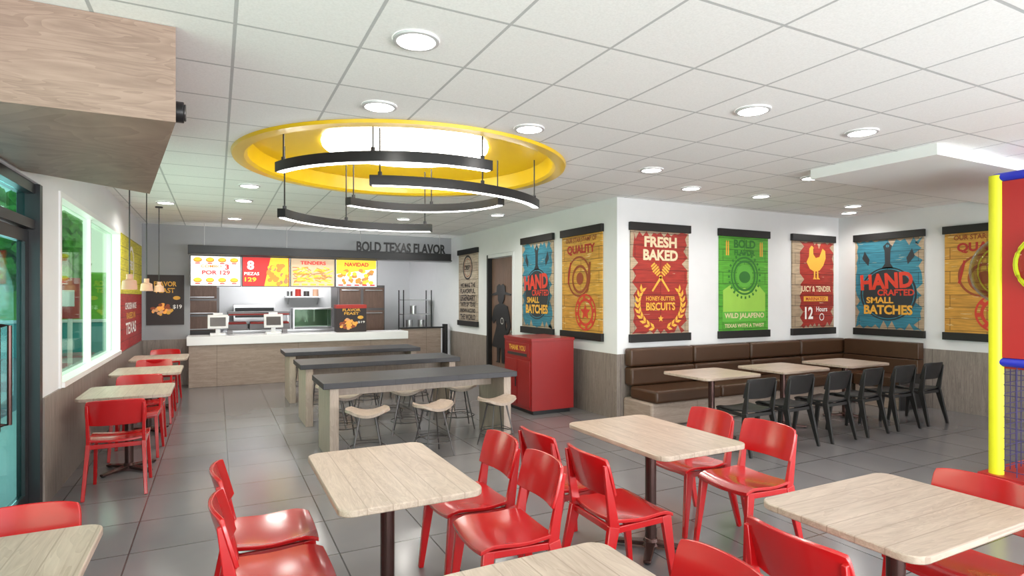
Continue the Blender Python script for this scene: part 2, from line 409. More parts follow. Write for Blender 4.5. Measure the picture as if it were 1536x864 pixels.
# entrance door
def door_leaf(b, y0, y1, hy):
    x0, x1 = XL-.11, XL-.06; s = .075
    b.bb(x0, x1, y0, y0+s, .02, 2.14, 'black'); b.bb(x0, x1, y1-s, y1, .02, 2.14, 'black')
    b.bb(x0, x1, y0+s, y1-s, 2.05, 2.14, 'black'); b.bb(x0, x1, y0+s, y1-s, .02, .16, 'black')
    b.bb(XL-.09, XL-.082, y0+s, y1-s, .16, 2.05, 'dglass')
    b.tube([(XL-.05, hy, .8), (XL, hy, .8), (XL, hy, 1.45), (XL-.05, hy, 1.45)], .014, 'pole')
b = MB()
b.bb(XL-.13, XL-.02, 3.905, 3.96, 0, 2.495, 'black'); b.bb(XL-.13, XL+.01, 5.57, 5.645, 0, 2.495, 'black')
b.bb(XL-.13, XL-.02, 3.96, 5.57, 2.42, 2.495, 'black'); b.bb(XL-.13, XL-.02, 3.96, 5.57, 2.15, 2.22, 'black')
b.bb(XL-.09, XL-.082, 3.96, 5.57, 2.22, 2.42, 'dglass')
door_leaf(b, 3.97, 4.76, 4.65); door_leaf(b, 4.77, 5.56, 4.88)
b.obj('door_1', smooth=False)
# windows
def window(name, y0, y1, z0, z1, mull=()):
    b = MB(); x0, x1 = XL-.14, XL+.015; t = .05
    b.bb(x0, x1, y0, y0+t, z0, z1, 'whitep'); b.bb(x0, x1, y1-t, y1, z0, z1, 'whitep')
    b.bb(x0, x1, y0+t, y1-t, z1-t, z1, 'whitep'); b.bb(x0, x1+.02, y0+t, y1-t, z0, z0+t, 'whitep')
    for m in mull: b.bb(XL-.12, XL-.05, m-.02, m+.02, z0+t, z1-t, 'whitep')
    b.bb(XL-.085, XL-.078, y0+t, y1-t, z0+t, z1-t, 'glass'); return b.obj(name, smooth=False)
window('window_1', 6.2, 9.68, .85, 2.55, (7.95,))
window('window_2', -2.6, 3.25, .85, 2.55, (.3,))  # unseen window, put in to let more light into the room

# ================================================================ MURAL ON LEFT WALL
e = empty('wall_mural', (XL+.006, 11.0, 1.68), 90)
b = MB(); b.bb(-1.25, 1.25, -.008, 0, 0.0, .86, 'yelwall'); b.bb(-1.25, 1.25, -.008, 0, -.82, 0, 'redwall')
ring(b, -.15, .45, .24, .30, -.010, 'iwhite'); b.obj('panel', parent=e, smooth=False)
txt(e, 'CHICKEN MADE', -.2, -.18, 1.3, .10, 'iwhite', -.010); txt(e, 'RAISED IN', -.2, -.33, 1.0, .10, 'iyel', -.010)
txt(e, 'TEXAS', -.2, -.52, 1.2, .18, 'iwhite', -.010); txt(e, 'FRIED', -.15, .45, .36, .14, 'iwhite', -.010)

# ================================================================ POSTERS
def chicken_bucket(b, x, z, s, y):
    for i in range(40):
        a = random.uniform(0, 6.28); r = random.uniform(0, 1)*s
        b.flat(circ(x+r*math.cos(a)*1.3, z+r*math.sin(a)*.8, s*random.uniform(.16, .32), 9, s*random.uniform(.14, .26)), y-.0003*i, random.choice(['sfood', 'sfood', 'ibrown', 'sbrown', 'iyel']))
W, H = 1.08, 1.63
def poster(loc, rz, bgs, art, w=W):
    e = empty('wall_poster', loc, rz)
    b = MB(); b.bb(-w/2+.02, w/2-.02, -.02, 0, -H/2+.05, H/2-.05, bgs)
    b.bb(-w/2, w/2, -.05, 0, H/2-.11, H/2, 'blackw'); b.bb(-w/2, w/2, -.05, 0, -H/2, -H/2+.11, 'blackw')
    b.obj('print_board', parent=e, bevel=.003, smooth=False)
    a = MB(); art(e, a, w)
    if a.v: a.obj('print_art', parent=e, smooth=False, fix=False)
    return e
Y0 = -.0215
def wheat(b, cx, sgn):
    for i in range(9):
        a = R(150+i*13) if sgn < 0 else R(30-i*13)
        x = cx+.40*math.cos(a); z = -.30+.34*math.sin(a)
        for q in (-.5, .5):
            aa = a+q+(R(-90) if sgn < 0 else R(90))
            d = Vector((math.cos(aa), math.sin(aa))); n = Vector((-d.y, d.x))
            p = Vector((x, z)); b.flat([tuple(p), tuple(p+d*.05+n*.022), tuple(p+d*.11), tuple(p+d*.05-n*.022)], Y0-.003, 'iyel')
def art_fresh(e, b, w):
    b.flat(torn(1.0, 1.42, 16, .14), Y0, 'red_pl')
    txt(e, 'FRESH', 0, .56, .58, .15, 'icream', Y0-.004, .04); txt(e, 'BAKED', 0, .38, .62, .15, 'icream', Y0-.004, .04)
    for sg in (-1, 1):
        d = Vector((sg*.62, .78)); n = Vector((-d.y, d.x)); p = Vector((-sg*.15, -.12))
        q = p+d*.28
        b.flat([tuple(p-n*.014), tuple(p+n*.014), tuple(q+n*.018), tuple(q-n*.018)], Y0-.003, 'iyel')
        for i in range(5):
            c = q+d*(.02+.038*i); rr = .062-.010*abs(i-2)
            b.flat([tuple(c-n*rr), tuple(c+n*rr), tuple(c+n*rr+d*.026), tuple(c-n*rr+d*.026)], Y0-.0035, 'iyel')
    wheat(b, 0, -1); wheat(b, 0, 1)
    txt(e, 'HONEY-BUTTER', 0, -.22, .52, .06, 'iyel', Y0-.004); txt(e, 'BISCUITS', 0, -.33, .52, .11, 'iyel', Y0-.004, .03)
    b.flat(star(0, -.50, .05, .022), Y0-.003, 'iyel')
def art_green(e, b, w):
    b.flat(torn(1.0, 1.40, 10, .015), Y0, 'green_pl')
    b.flat([(-.45, -.42), (-.45, -.1), (-.3, -.02), (-.2, -.12), (0, -.06), (.16, -.14), (.28, .0), (.45, -.14), (.45, -.42)], Y0-.002, 'ilime')
    ring(b, 0, .12, .26, .29, Y0-.003, 'idgreen'); ring(b, 0, .12, .20, .235, Y0-.003, 'idgreen')
    b.flat(circ(0, .12, .17), Y0-.003, 'igreen'); b.flat(circ(0, .10, .12, 24, .09), Y0-.004, 'idgreen')
    for i in range(24):
        ring(b, 0, .12, .31, .35, Y0-.003, 'idgreen', 2, 15*i, 15*i+6)
    txt(e, 'BOLD', 0, .60, .46, .13, 'idgreen', Y0-.005, .04); txt(e, 'FLAVOR', 0, .47, .44, .09, 'idgreen', Y0-.005, .04)
    for x in (-.38, -.34, .34, .38): b.flat([(x-.012, .42), (x+.012, .42), (x+.012, .62), (x, .65), (x-.012, .62)], Y0-.003, 'iyel')
    b.flat([(-.46, -.57), (.46, -.57), (.46, -.42), (-.46, -.42)], Y0-.004, 'igreen')
    txt(e, 'WILD JALAPENO', 0, -.49, .84, .10, 'icream', Y0-.006, .02); txt(e, 'TEXAS WITH A TWIST', 0, -.63, .84, .055, 'icream', Y0-.006)
def art_juicy(e, b, w):
    b.flat(torn(.86, 1.42, 16, .12, .08, 0), Y0, 'red_pl')
    hen = [(-.20, .33), (-.14, .42), (-.13, .55), (-.08, .60), (-.04, .585), (-.015, .56), (-.035, .55), (-.03, .46), (.03, .40), (.12, .42), (.20, .56), (.27, .52), (.28, .40), (.22, .28), (.13, .20), (.09, .19), (.10, .08), (.14, .05), (.05, .05), (.06, .18), (.02, .18), (.02, .08), (.05, .05), (-.04, .05), (-.02, .09), (-.02, .18), (-.12, .22)]
    b.flat([(x*1.0+.02, z+.04) for x, z in hen], Y0-.003, 'iyel')
    txt(e, 'JUICY & TENDER', .05, -.08, .76, .12, 'icream', Y0-.004, .03)
    b.flat([(-.25, -.27), (.36, -.27), (.36, -.19), (-.25, -.19)], Y0-.003, 'iyel'); txt(e, 'MARINATED', .05, -.23, .5, .055, 'ired', Y0-.005)
    txt(e, '12', -.12, -.46, .2, .2, 'iwhite', Y0-.004, .03); txt(e, 'Hours', .2, -.40, .28, .08, 'iwhite', Y0-.004)
    ring(b, .2, -.53, .045, .06, Y0-.003, 'iwhite')
def art_hand(e, b, w):
    b.flat(torn(1.02, 1.42, 16, .14), Y0, 'blue_pl')
    b.flat(circ(0, -.15, .43, 48, .42), Y0-.002, 'icharcoal'); ring(b, 0, -.15, .385, .40, Y0-.003, 'blue_pl')
    b.flat([(-.10, .24), (-.04, .33), (-.045, .52), (-.07, .60), (0, .66), (.07, .60), (.045, .52), (.04, .33), (.10, .24)], Y0-.002, 'icharcoal')
    b.flat(circ(0, .60, .025, 16), Y0-.003, 'blue_pl')
    for sg in (-1, 1): b.flat([(sg*.30, .30), (sg*.40, .42), (sg*.36, .54), (sg*.28, .40)], Y0-.0025, 'icharcoal')
    t = txt(e, 'HAND', -.02, .03, .80, .25, 'iorred', Y0-.005, .045); t.rotation_euler[1] = R(-3)
    t = txt(e, 'CRAFTED', .12, -.13, .55, .10, 'iorred', Y0-.005, .03)
    t = txt(e, 'SMALL', -.12, -.25, .42, .10, 'iyel', Y0-.005, .035); t = txt(e, 'BATCHES', .0, -.40, .74, .15, 'iyel', Y0-.005, .04)
def art_quality(e, b, w):
    b.flat(torn(1.02, 1.42, 12, .012), Y0, 'yel_pl')
    txt(e, 'OUR STAR STAMP OF', 0, .64, .80, .07, 'ibrown', Y0-.004); txt(e, 'QUALITY', 0, .49, .72, .15, 'ired', Y0-.004, .04)
    ring(b, -.05, .10, .27, .30, Y0-.003, 'ibrown'); ring(b, -.02, .06, .17, .21, Y0-.0032, 'ibrown')
    b.flat(circ(-.02, .07, .09), Y0-.004, 'ibrown'); b.flat([(-.35, .0), (-.28, .32), (-.25, .31), (-.32, -.02)], Y0-.0045, 'ired')
    b.flat([(.14, -.15), (.20, -.1), (.26, .30), (.21, .30)], Y0-.0045, 'ibrown')
    ring(b, .12, -.42, .24, .265, Y0-.004, 'iorred'); ring(b, .12, -.42, .16, .20, Y0-.004, 'iorred'); b.flat(star(.12, -.42, .13, .055), Y0-.005, 'iorred')
    for i in range(8): ring(b, .12, -.42, .19, .24, Y0-.006, 'iorred', 2, i*45, i*45+14)
def art_texas(e, b, w):
    b.flat(torn(.98, 1.40, 10, .02), Y0, 'sand_pl')
    ring(b, 0, .42, .22, .26, Y0-.003, 'idark'); ring(b, 0, .42, .18, .195, Y0-.003, 'ibrown'); txt(e, 'CRISPY', 0, .42, .36, .1, 'idark', Y0-.005, .02)
    for i, (s, hh) in enumerate((('WE MAKE THE', .09), ('FLAVORFUL,', .12), ('LEGENDARY', .13), ('TASTE OF TEXAS', .10), ('KNOWN AROUND', .09), ('THE WORLD', .12))):
        txt(e, s, 0, .05-i*.135, .82, hh, 'idark', Y0-.004, .03)
PZ = 1.835
for (x, art, bg) in ((5.49, art_fresh, 'plain_pl'), (7.13, art_green, 'green_pl'), (8.73, art_juicy, 'plain_pl')):
    poster((x, YN-.002, PZ), 0, bg, art)
for (y, art, bg) in ((11.37, art_texas, 'sand_pl'), (8.40, art_hand, 'plain_pl'), (7.09, art_quality, 'yel_pl')):
    poster((XR-.002, y, PZ), -90, bg, art)
for (y, art, bg) in ((5.44, art_hand, 'plain_pl'), (4.12, art_quality, 'yel_pl')):
    poster((XF-.002, y, PZ), -90, bg, art)

def feast_board(name, loc, rz, w, h, d, redtop=False):
    e = empty(name, loc, rz); b = MB(); b.bb(-w/2, w/2, 0, d, -h/2, h/2, 'idark')
    if redtop: b.bb(-w/2-.005, w/2+.005, -.004, d+.004, h/2-.12*h, h/2+.01, 'ired')
    b.obj('board', parent=e, smooth=False, bevel=.003)
    a = MB(); chicken_bucket(a, -w*.10, -h*.19, w*.23, -.004); a.flat(circ(w*.3, h*.04, w*.1, 20, w*.06), -.004, 'iyel'); a.obj('picture', parent=e, smooth=False, fix=False)
    txt(e, 'FLAVOR', -.0, h*.32, w*.60, h*.10, 'iyel', -.006, .03); txt(e, 'FEAST', 0, h*.19, w*.5, h*.10, 'iyel', -.006, .03)
    txt(e, '$19', w*.32, -h*.14, w*.24, h*.09, 'iwhite', -.018, .02)
    return e
feast_board('promo_poster', (-.84, YB-.022, 1.58), 0, .60, .92, .02)

# ================================================================ RESTROOM DOOR + SILHOUETTE
b = MB(); b.bb(XR+.07, XR+.12, 9.34, 10.36, .01, 2.38, 'doorw')
b.bb(XR-.012, XR+.14, 9.265, 9.33, 0, 2.455, 'wall'); b.bb(XR-.012, XR+.14, 10.37, 10.435, 0, 2.455, 'blackw'); b.bb(XR-.012, XR+.14, 9.33, 10.37, 2.39, 2.455, 'wall')
b.cyl((XR+.07, 9.45, 1.0), (XR+.02, 9.45, 1.0), .02, 'steel'); b.obj('door_2', bevel=.003)
sil = [(-.10, 1.30), (-.30, 1.28), (-.32, 1.31), (-.14, 1.35), (-.13, 1.46), (-.06, 1.50), (0, 1.47), (.06, 1.50), (.13, 1.46), (.14, 1.35), (.32, 1.31), (.30, 1.28), (.11, 1.30),
       (.10, 1.20), (.05, 1.13), (.20, 1.08), (.26, .92), (.30, .70), (.22, .56), (.17, .60), (.20, .72), (.15, .82), (.14, .70), (.30, .30), (.12, .28), (.11, .03), (.17, .0), (.03, .0), (.01, .28), (-.03, .28), (-.05, 0),
       (-.18, 0), (-.12, .03), (-.13, .28), (-.30, .30), (-.14, .70), (-.16, .82), (-.24, .74), (-.30, .80), (-.25, 1.0), (-.18, 1.09), (-.05, 1.13), (-.10, 1.20)]
e = empty('restroom_sign', (XR+.05, 9.92, .38), -90); b = MB()
sil = [(x*1.35, z) for x, z in sil]
n = len(sil); tr = tessellate_polygon([[Vector((x, z, 0)) for x, z in sil]])
b.add([(x, 0, z) for x, z in sil]+[(x, .012, z) for x, z in sil], [tuple(t) for t in tr]+[tuple(n+i for i in reversed(t)) for t in tr]+[(i, (i+1) % n, n+(i+1) % n, n+i) for i in range(n)], 'black')
b.obj('cutout', parent=e, smooth=False)
b = MB(); ring(b, .06, .80, .05, .062, -.003, 'iwhite', 24); b.obj('emblem', parent=e, smooth=False, fix=False)

# ================================================================ COUNTER / MENU / KITCHEN
b = MB(); b.bb(-.45, 3.55, 11.87, 12.38, .0, .76, 'counterw'); b.bb(-.48, 3.58, 11.83, 12.39, .76, .92, 'whitet'); b.obj('service_counter', bevel=.006)
b = MB(); b.bb(3.62, 4.55, 12.50, 12.56, .0, .93, 'counterw'); b.bb(4.60, 4.66, 12.36, 12.56, 0, 1.02, 'black'); b.bb(3.6, 4.6, 12.47, 12.6, .93, .96, 'black'); b.obj('counter_gate', bevel=.003)
e = empty('sign_fascia', (0, 11.85, 0)); b = MB(); b.bb(-.46, 4.55, 0, .10, 2.42, 2.57, 'black'); b.bb(-.46, 4.55, -.05, .16, 2.405, 2.425, 'black')
for x in (-.2, 1.2, 2.6, 4.3): b.cyl((x, .05, 2.57), (x, .05, CH), .006, 'steel', n=10)
b.bb(-.40, 4.50, .102, .15, 2.50, 2.53, 'fasfill')  # unseen strip added to throw light upward
b.obj('fascia_beam', parent=e, bevel=.004)
txt(e, 'BOLD TEXAS FLAVOR', 3.46, 2.655, 1.90, .21, 'black', -.02, .03, ext=.01)
e = empty('menu_board', (1.27, 12.02, 2.115)); b = MB()
for i in range(4):
    x = -1.71+.855*i
    b.bb(x+.005, x+.85, 0, .05, -.285, .285, 'black'); b.bb(x+.02, x+.835, -.004, 0, -.27, .27, ('swhite', 'sred', 'swood', 'swhite')[i])
b.bb(-1.7, 1.7, .03, .06, .27, .30, 'black')
b.obj('screens', parent=e, smooth=False)
a = MB(); ys = -.0055
def price(x, z, w=.09, h=.03, k='sred'):
    a.flat([(x-w/2, z-h/2), (x+w/2, z-h/2), (x+w/2, z+h/2), (x-w/2, z+h/2)], -.0165, k)
x = -1.28
for i in range(4):
    for r0 in (.2, -.17):
        cx = x-.30+.2*i
        a.flat(circ(cx, r0, .07, 18, .045), ys, 'sfood'); a.flat(circ(cx, r0+.010, .058, 18, .030), ys-.001, 'syel'); price(cx, r0-.062, .08, .02, 'sred')
x = -.43
a.flat([(x-.03, -.27), (x+.40, -.27), (x+.40, .27), (x+.08, .27)], ys, 'syel')
for i in range(34): a.flat(circ(x+.2+random.uniform(-.16, .17), random.uniform(-.24, .12), random.uniform(.03, .065), 9, .042), ys-.0003*(i+1), random.choice(['sfood', 'sbrown', 'sfood', 'syel']))
x = .43
for i in range(90):
    cx = x+random.uniform(-.33, .33); cz = random.uniform(-.19, .10); an = random.uniform(-.6, .6); dx = .06*math.cos(an); dz = .06*math.sin(an)
    a.flat([(cx-dx, cz-dz-.010), (cx+dx, cz+dz-.010), (cx+dx, cz+dz+.010), (cx-dx, cz-dz+.010)], ys-.0001*(i+1), random.choice(['syel', 'syel', 'sfood', 'sbrown']))
for i in range(5): price(x-.32+.16*i, -.235, .11, .03, 'syel')
x = 1.28
a.flat([(x-.4, -.02), (x+.4, .10), (x+.4, .27), (x-.4, .27)], ys, 'syel')
for i in range(34): a.flat(circ(x+random.uniform(-.34, .34), random.uniform(-.2, .06), random.uniform(.03, .06), 10, .038), ys-.0003*(i+1), random.choice(['sfood', 'sfood', 'syel', 'sbrown']))
for i in range(5): price(x-.32+.16*i, -.240, .10, .03, 'sred')
a.obj('screen_pictures', parent=e, smooth=False, fix=False)
txt(e, '3', -1.10, .075, .07, .10, 'sred', -.018, .04); txt(e, 'POR 129', -1.28, -.03, .46, .08, 'sred', -.018, .03); txt(e, 'COMBO', -1.36, .085, .34, .05, 'sfood', -.018)
txt(e, '8', -.70, .12, .12, .17, 'swhite', -.018, .04); txt(e, 'PIEZAS', -.68, -.04, .26, .06, 'swhite', -.018); txt(e, '129', -.70, -.15, .20, .08, 'syel', -.018)
txt(e, 'TENDERS', .43, .19, .48, .07, 'sred', -.022, .03); txt(e, 'NAVIDAD', 1.28, .18, .48, .08, 'sred', -.018, .03)

# POS terminals
def pos(x):
    b = MB(); b.box((0, 0, .02), (.26, .26, .04), 'whitep'); b.box((0, .03, .10), (.08, .06, .16), 'whitep')
    rt = Matrix.Rotation(R(-18), 3, 'X')
    b.box((0, -.02, .25), (.34, .05, .26), 'whitep', rt); b.box((0, -.053, .252), (.26, .004, .17), 'darksteel', rt)
    b.box((0, .06, .37), (.16, .03, .09), 'whitep'); b.box((.20, -.02, .05), (.09, .16, .07), 'darksteel'); b.box((0,.05,.3),(.04,.03,.14),'whitep')
    b.obj('point_of_sale_terminal', (x, 12.14, .921), bevel=.006)
pos(.02); pos(.98)
feast_board('promo_display_box', (2.45, 12.02, 1.195), 0, .60, .545, .25, True)
# kitchen
b = MB(); b.bb(-.85, .05, 14.4, 15.3, 0, 1.85, 'darksteel')
for z in (.9, 1.25, 1.6): b.bb(-.8, 0, 14.37, 14.4, z, z+.30, 'doorw'); b.bb(-.75, -.05, 14.345, 14.37, z+.02, z+.04, 'steel')
b.obj('kitchen_oven', bevel=.005)
b = MB(); b.bb(2.6, 3.75, 14.4, 15.3, 0, 1.92, 'darksteel')
for x in (2.65, 3.22):
    for z in (.8, 1.36): b.bb(x, x+.5, 14.37, 14.4, z, z+.5, 'doorw'); b.bb(x+.04, x+.46, 14.345, 14.37, z+.43, z+.45, 'steel')
b.obj('kitchen_cabinet', bevel=.005)
b = MB(); b.bb(.15, 2.35, 13.35, 14.0, .1, .9, 'steel'); b.bb(.12, 2.38, 13.3, 14.05, .9, .94, 'steel')
for x in (.2, .62, 1.04): b.bb(x, x+.38, 13.45, 13.9, .94, 1.06, 'darksteel'); b.bb(x+.02, x+.36, 13.47, 13.88, 1.06, 1.10, 'ired')
b.bb(.2, 1.42, 13.40, 13.9, 1.24, 1.32, 'darksteel'); b.bb(.22, 1.40, 13.385, 13.40, 1.25, 1.28, 'ired')
for x in (.22, 1.40): b.bb(x-.01, x+.01, 13.6, 13.62, .94, 1.24, 'steel')
for x0 in (1.5, 2.3): b.bb(x0-.015, x0+.015, 13.45, 13.9, .94, 1.38, 'steel')
b.bb(1.5, 2.3, 13.46, 13.465, .98, 1.36, 'glass'); b.bb(1.49, 2.32, 13.42, 13.92, 1.36, 1.39, 'steel'); b.bb(1.52, 2.28, 13.86, 13.88, .98, 1.36, 'darksteel')
for x in (.25, 2.25): b.cyl((x, 13.6, 0), (x, 13.6, .1), .03, 'steel')
b.obj('food_warming_station', bevel=.003)
b = MB(); b.bb(.35, 1.25, 15.0, 15.55, 0, 1.45, 'steel'); b.bb(.38, .78, 14.97, 15.0, .5, 1.0, 'darksteel'); b.bb(.82, 1.22, 14.97, 15.0, .5, 1.0, 'darksteel'); b.bb(.38, 1.22, 14.96, 15.0, 1.15, 1.38, 'black')
for x in (.5, .7, .9, 1.1): b.cyl((x, 14.96, 1.26), (x, 14.93, 1.26), .025, 'steel', n=12)
b.obj('kitchen_fryer', bevel=.004)
b = MB(); b.bb(1.5, 2.4, 15.25, 15.58, 1.62, 1.65, 'steel')
for x in (1.6, 2.3): b.beam((x, 15.56, 1.45), (x, 15.3, 1.62), .02, .02, 'steel')
for i, x in enumerate((1.62, 1.82, 2.02, 2.24)): b.cyl((x, 15.42, 1.65), (x, 15.42, 1.78+.05*(i % 2)), .07, ('steel', 'ired', 'darksteel', 'cork')[i])
b.obj('kitchen_wall_shelf', bevel=.002)
b = MB()
for z in (.5, .85, 1.2, 1.55): b.bb(4.0, 4.7, 13.6, 14.0, z, z+.02, 'steel')
for (x, y) in ((4.0, 13.6), (4.7, 13.6), (4.0, 14.0), (4.7, 14.0)): b.cyl((x, y, 0), (x, y, 1.8), .014, 'black', n=10)
for i, (x, z) in enumerate(((4.15, .52), (4.45, .52), (4.2, .87), (4.5, .87), (4.3, 1.22))): b.cyl((x, 13.8, z), (x, 13.8, z+.2), .08, 'steel')
b.obj('kitchen_shelf_rack')
for y in (13.4, 14.8):
    b = MB(); b.bb(.6, 2.9, y-.25, y+.25, CH-.03, CH-.002, 'kitfill'); b.obj('kitchen_ceiling_fill', smooth=False)  # unseen glowing panels added to light the kitchen

# ================================================================ SUSPENDED ARC LIGHTS
def arc3(p, q, r):
    ax, ay = p; bx, by = q; cx, cy = r
    d = 2*(ax*(by-cy)+bx*(cy-ay)+cx*(ay-by))
    ux = ((ax*ax+ay*ay)*(by-cy)+(bx*bx+by*by)*(cy-ay)+(cx*cx+cy*cy)*(ay-by))/d
    uy = ((ax*ax+ay*ay)*(cx-bx)+(bx*bx+by*by)*(ax-cx)+(cx*cx+cy*cy)*(bx-ax))/d
    c = (ux, uy); rad = math.hypot(ax-ux, ay-uy)
    a0 = math.atan2(ay-uy, ax-ux); a1 = math.atan2(by-uy, bx-ux); a2 = math.atan2(cy-uy, cx-ux)
    while a1 < a0: a1 += 2*math.pi
    while a2 < a0: a2 += 2*math.pi
    if a1 > a2: a2 -= 2*math.pi
    return c, rad, a0, a2
def arc_light(p, q, r, z):
    c, rad, a0, a1 = arc3(p, q, r); b = MB(); n = 40
    def sweep(w, z0, z1, k, t0=0, t1=1):
        vs = []; fs = []
        for i in range(n+1):
            a = a0+(a1-a0)*(t0+(t1-t0)*i/n); cs, sn = math.cos(a), math.sin(a)
            for (rr, zz) in ((rad-w, z0), (rad+w, z0), (rad+w, z1), (rad-w, z1)): vs.append((c[0]+rr*cs, c[1]+rr*sn, zz))
        for i in range(n):
            for j in range(4): fs.append((4*i+j, 4*i+(j+1) % 4, 4*i+4+(j+1) % 4, 4*i+4+j))
        fs += [(3, 2, 1, 0), (4*n, 4*n+1, 4*n+2, 4*n+3)]
        b.add(vs, fs, k)
    sweep(.038, z, z+.085, 'black'); sweep(.028, z-.004, z+.002, 'led', .01, .99); sweep(.022, z+.078, z+.087, 'fillup', .01, .99)  # topmost strip is an added glow, hidden from below
    for t in (.04, .5, .96):
        a = a0+(a1-a0)*t; x = c[0]+rad*math.cos(a); y = c[1]+rad*math.sin(a)
        b.cyl((x, y, z+.08), (x, y, CH+.13), .007, 'black', n=8); b.cyl((x, y, z+.08), (x, y, z+.12), .018, 'black', n=12)
    b.obj('curved_pendant_light')
arc_light((.48, 5.37), (1.19, 4.58), (2.08, 4.50), 2.71)
arc_light((1.18, 5.02), (1.99, 4.90), (3.08, 5.48), 2.60)
arc_light((1.24, 6.27), (2.10, 6.38), (2.68, 5.52), 2.61)
arc_light((.55, 5.95), (1.13, 6.52), (2.24, 6.47), 2.40)

# downlights
for (x, y) in ((.92, 2.9), (1.01, 4.02), (2.20, 4.02), (3.4, 2.9), (4.64, 2.89), (4.05, 4.74), (5.92, 4.25), (5.17, 5.33), (6.4, 5.33), (8.3, 5.3), (8.9, 5.75),
               (.35, 7.6), (.33, 8.8), (.27, 10.9), (-.64, 9.5), (2.84, 9.66), (4.06, 8.5), (1.6, 11.0), (3.6, 11.2), (.9, .6), (3.4, .6), (-.5, 1.2), (6.2, .8), (8.0, 1.2)):  # the pair in front of the counter is added to light the back wall
    zz = CH
    b = MB(); b.lathe([(.120, 0), (.118, -.012), (.100, -.014)], (0, 0, 0), 'rim', 32); b.lathe([(.100, -.012), (.001, -.012)], (0, 0, 0), 'lamp', 32)
    o = b.obj('recessed_downlight', (x, y, zz-.001), fix=False)
    l = bpy.data.lights.new('downlight_bulb', 'SPOT'); l.energy = 62 if y > 7 else (40 if y > 2 else 24); l.spot_size = R(165); l.spot_blend = .8; l.shadow_soft_size = .09; l.color = (1, .955, .89)
    lo = bpy.data.objects.new('downlight_bulb', l); COL.objects.link(lo); lo.parent = o; lo.location = (0, 0, -.04)
# fill area lights added outside the openings, tilted up to brighten the ceiling
def fill_light(loc, target, sx, sy, e):
    l = bpy.data.lights.new('fill_light', 'AREA'); l.shape = 'RECTANGLE'; l.size = sx; l.size_y = sy; l.energy = e; l.color = (.97, .985, 1)
    o = bpy.data.objects.new('fill_light', l); COL.objects.link(o); o.location = loc
    d = Vector(target)-Vector(loc); o.rotation_euler = d.to_track_quat('-Z', 'Y').to_euler()
for x in (.1, 2.85, 5.5, 8.1): fill_light((x, YC-.8, .8), (x, 4.5, 4.9), 2.5, 2.4, 245)
fill_light((XF+.8, -1.0, .9), (4, -.2, 3.8), 4.0, 2.4, 160)
fill_light((XL-.8, .3, 1.2), (3, 1.5, 3.4), 5.5, 2.2, 100)
fill_light((XL-.9, 7.9, 1.5), (3, 8.3, 3.0), 3.4, 1.8, 90)
# pendants over wall tables
for y in (6.75, 8.3, 10.0):
    b = MB(); b.cyl((0, 0, CH-.02), (0, 0, CH-.002), .05, 'black'); b.cyl((0, 0, 1.84), (0, 0, CH-.01), .006, 'black', n=8)
    b.cyl((0, 0, 1.80), (0, 0, 1.86), .028, 'cork'); b.lathe([(.03, .10), (.06, .085), (.068, 0), (.062, 0), (.055, .075), (.002, .09)], (0, 0, 1.71), 'cork', 32); b.lathe([(.03, .0), (.03, .04), (.001, .05)], (0, 0, 1.72), 'lamp', 16)
    b.obj('pendant_lamp', (-.76, y, 0), fix=False)

# ================================================================ FURNITURE
def chair_mesh(k, name):
    b = MB()
    def seat(u, v):
        x = .215*u*math.sqrt(1-v*v*.10); y = .205*v*math.sqrt(1-u*u*.10)+.01
        z = .448+.014*u*u-.012*math.exp(-((v+.2)**2)*3) - (.03*max(0, v-.55)**2*4)
        return Vector((x, y, z)), Vector((0, 0, 1))
    b.panel(seat, 12, 12, .020, k)
    def back(u, v):
        vv = max(0, v); x = .212*u*math.sqrt(1-v*v*.05-vv**6*.07); h = .108*v*(1-.10*abs(u)**5)
        y = -.245-.28*h+.040*u*u; z = .690+h
        return Vector((x, y, z)), Vector((-.2*u, .95, .25)).normalized()
    b.panel(back, 16, 12, .018, k)
    for s in (-1, 1):
        b.beam((s*.208, .215, 0), (s*.188, .160, .44), .026, .030, k, .030, .062)
        b.beam((s*.215, -.285, 0), (s*.192, -.185, .43), .026, .030, k, .030, .068)
        b.beam((s*.192, -.180, .41), (s*.196, -.238, .76), .026, .062, k, .020, .026)
        b.beam((s*.188, .17, .420), (s*.191, -.19, .41), .024, .036, k)
    b.beam((-.185, .16, .418), (.185, .16, .418), .036, .022, k, ref=(0, 0, 1)); b.beam((-.19, -.19, .41), (.19, -.19, .41), .036, .022, k, ref=(0, 0, 1))
    return b.mesh(name, angle=40)
chair = chair_mesh('red', 'red_dining_chair'); bchair = chair_mesh('blackw', 'black_dining_chair')
for (x, y, rz) in ((.25, 3.20, -90), (.25, 2.68, -90), (1.32, 3.18, 90), (1.31, 2.67, 90), (2.03, 3.20, -90), (2.05, 2.66, -90), (3.05, 3.18, 90), (3.07, 2.69, 90),
                   (1.22, 1.36, 90), (2.08, 1.40, -90), (2.96, 1.42, 90), (-.70, 2.72, 180),
                   (-.74, 5.96, 0), (-.74, 7.12, 180), (-.74, 7.68, 0), (-.74, 8.86, 180), (-.74, 9.38, 0), (-.74, 10.55, 180)):
    inst(chair, 'dining_chair', (x, y, 0), rz+random.uniform(-3, 3), .004)
for x in (5.05, 5.66, 6.32, 6.94, 7.60, 8.22): inst(bchair, 'black_dining_chair', (x, 4.42, 0), random.uniform(-4, 4), .004)

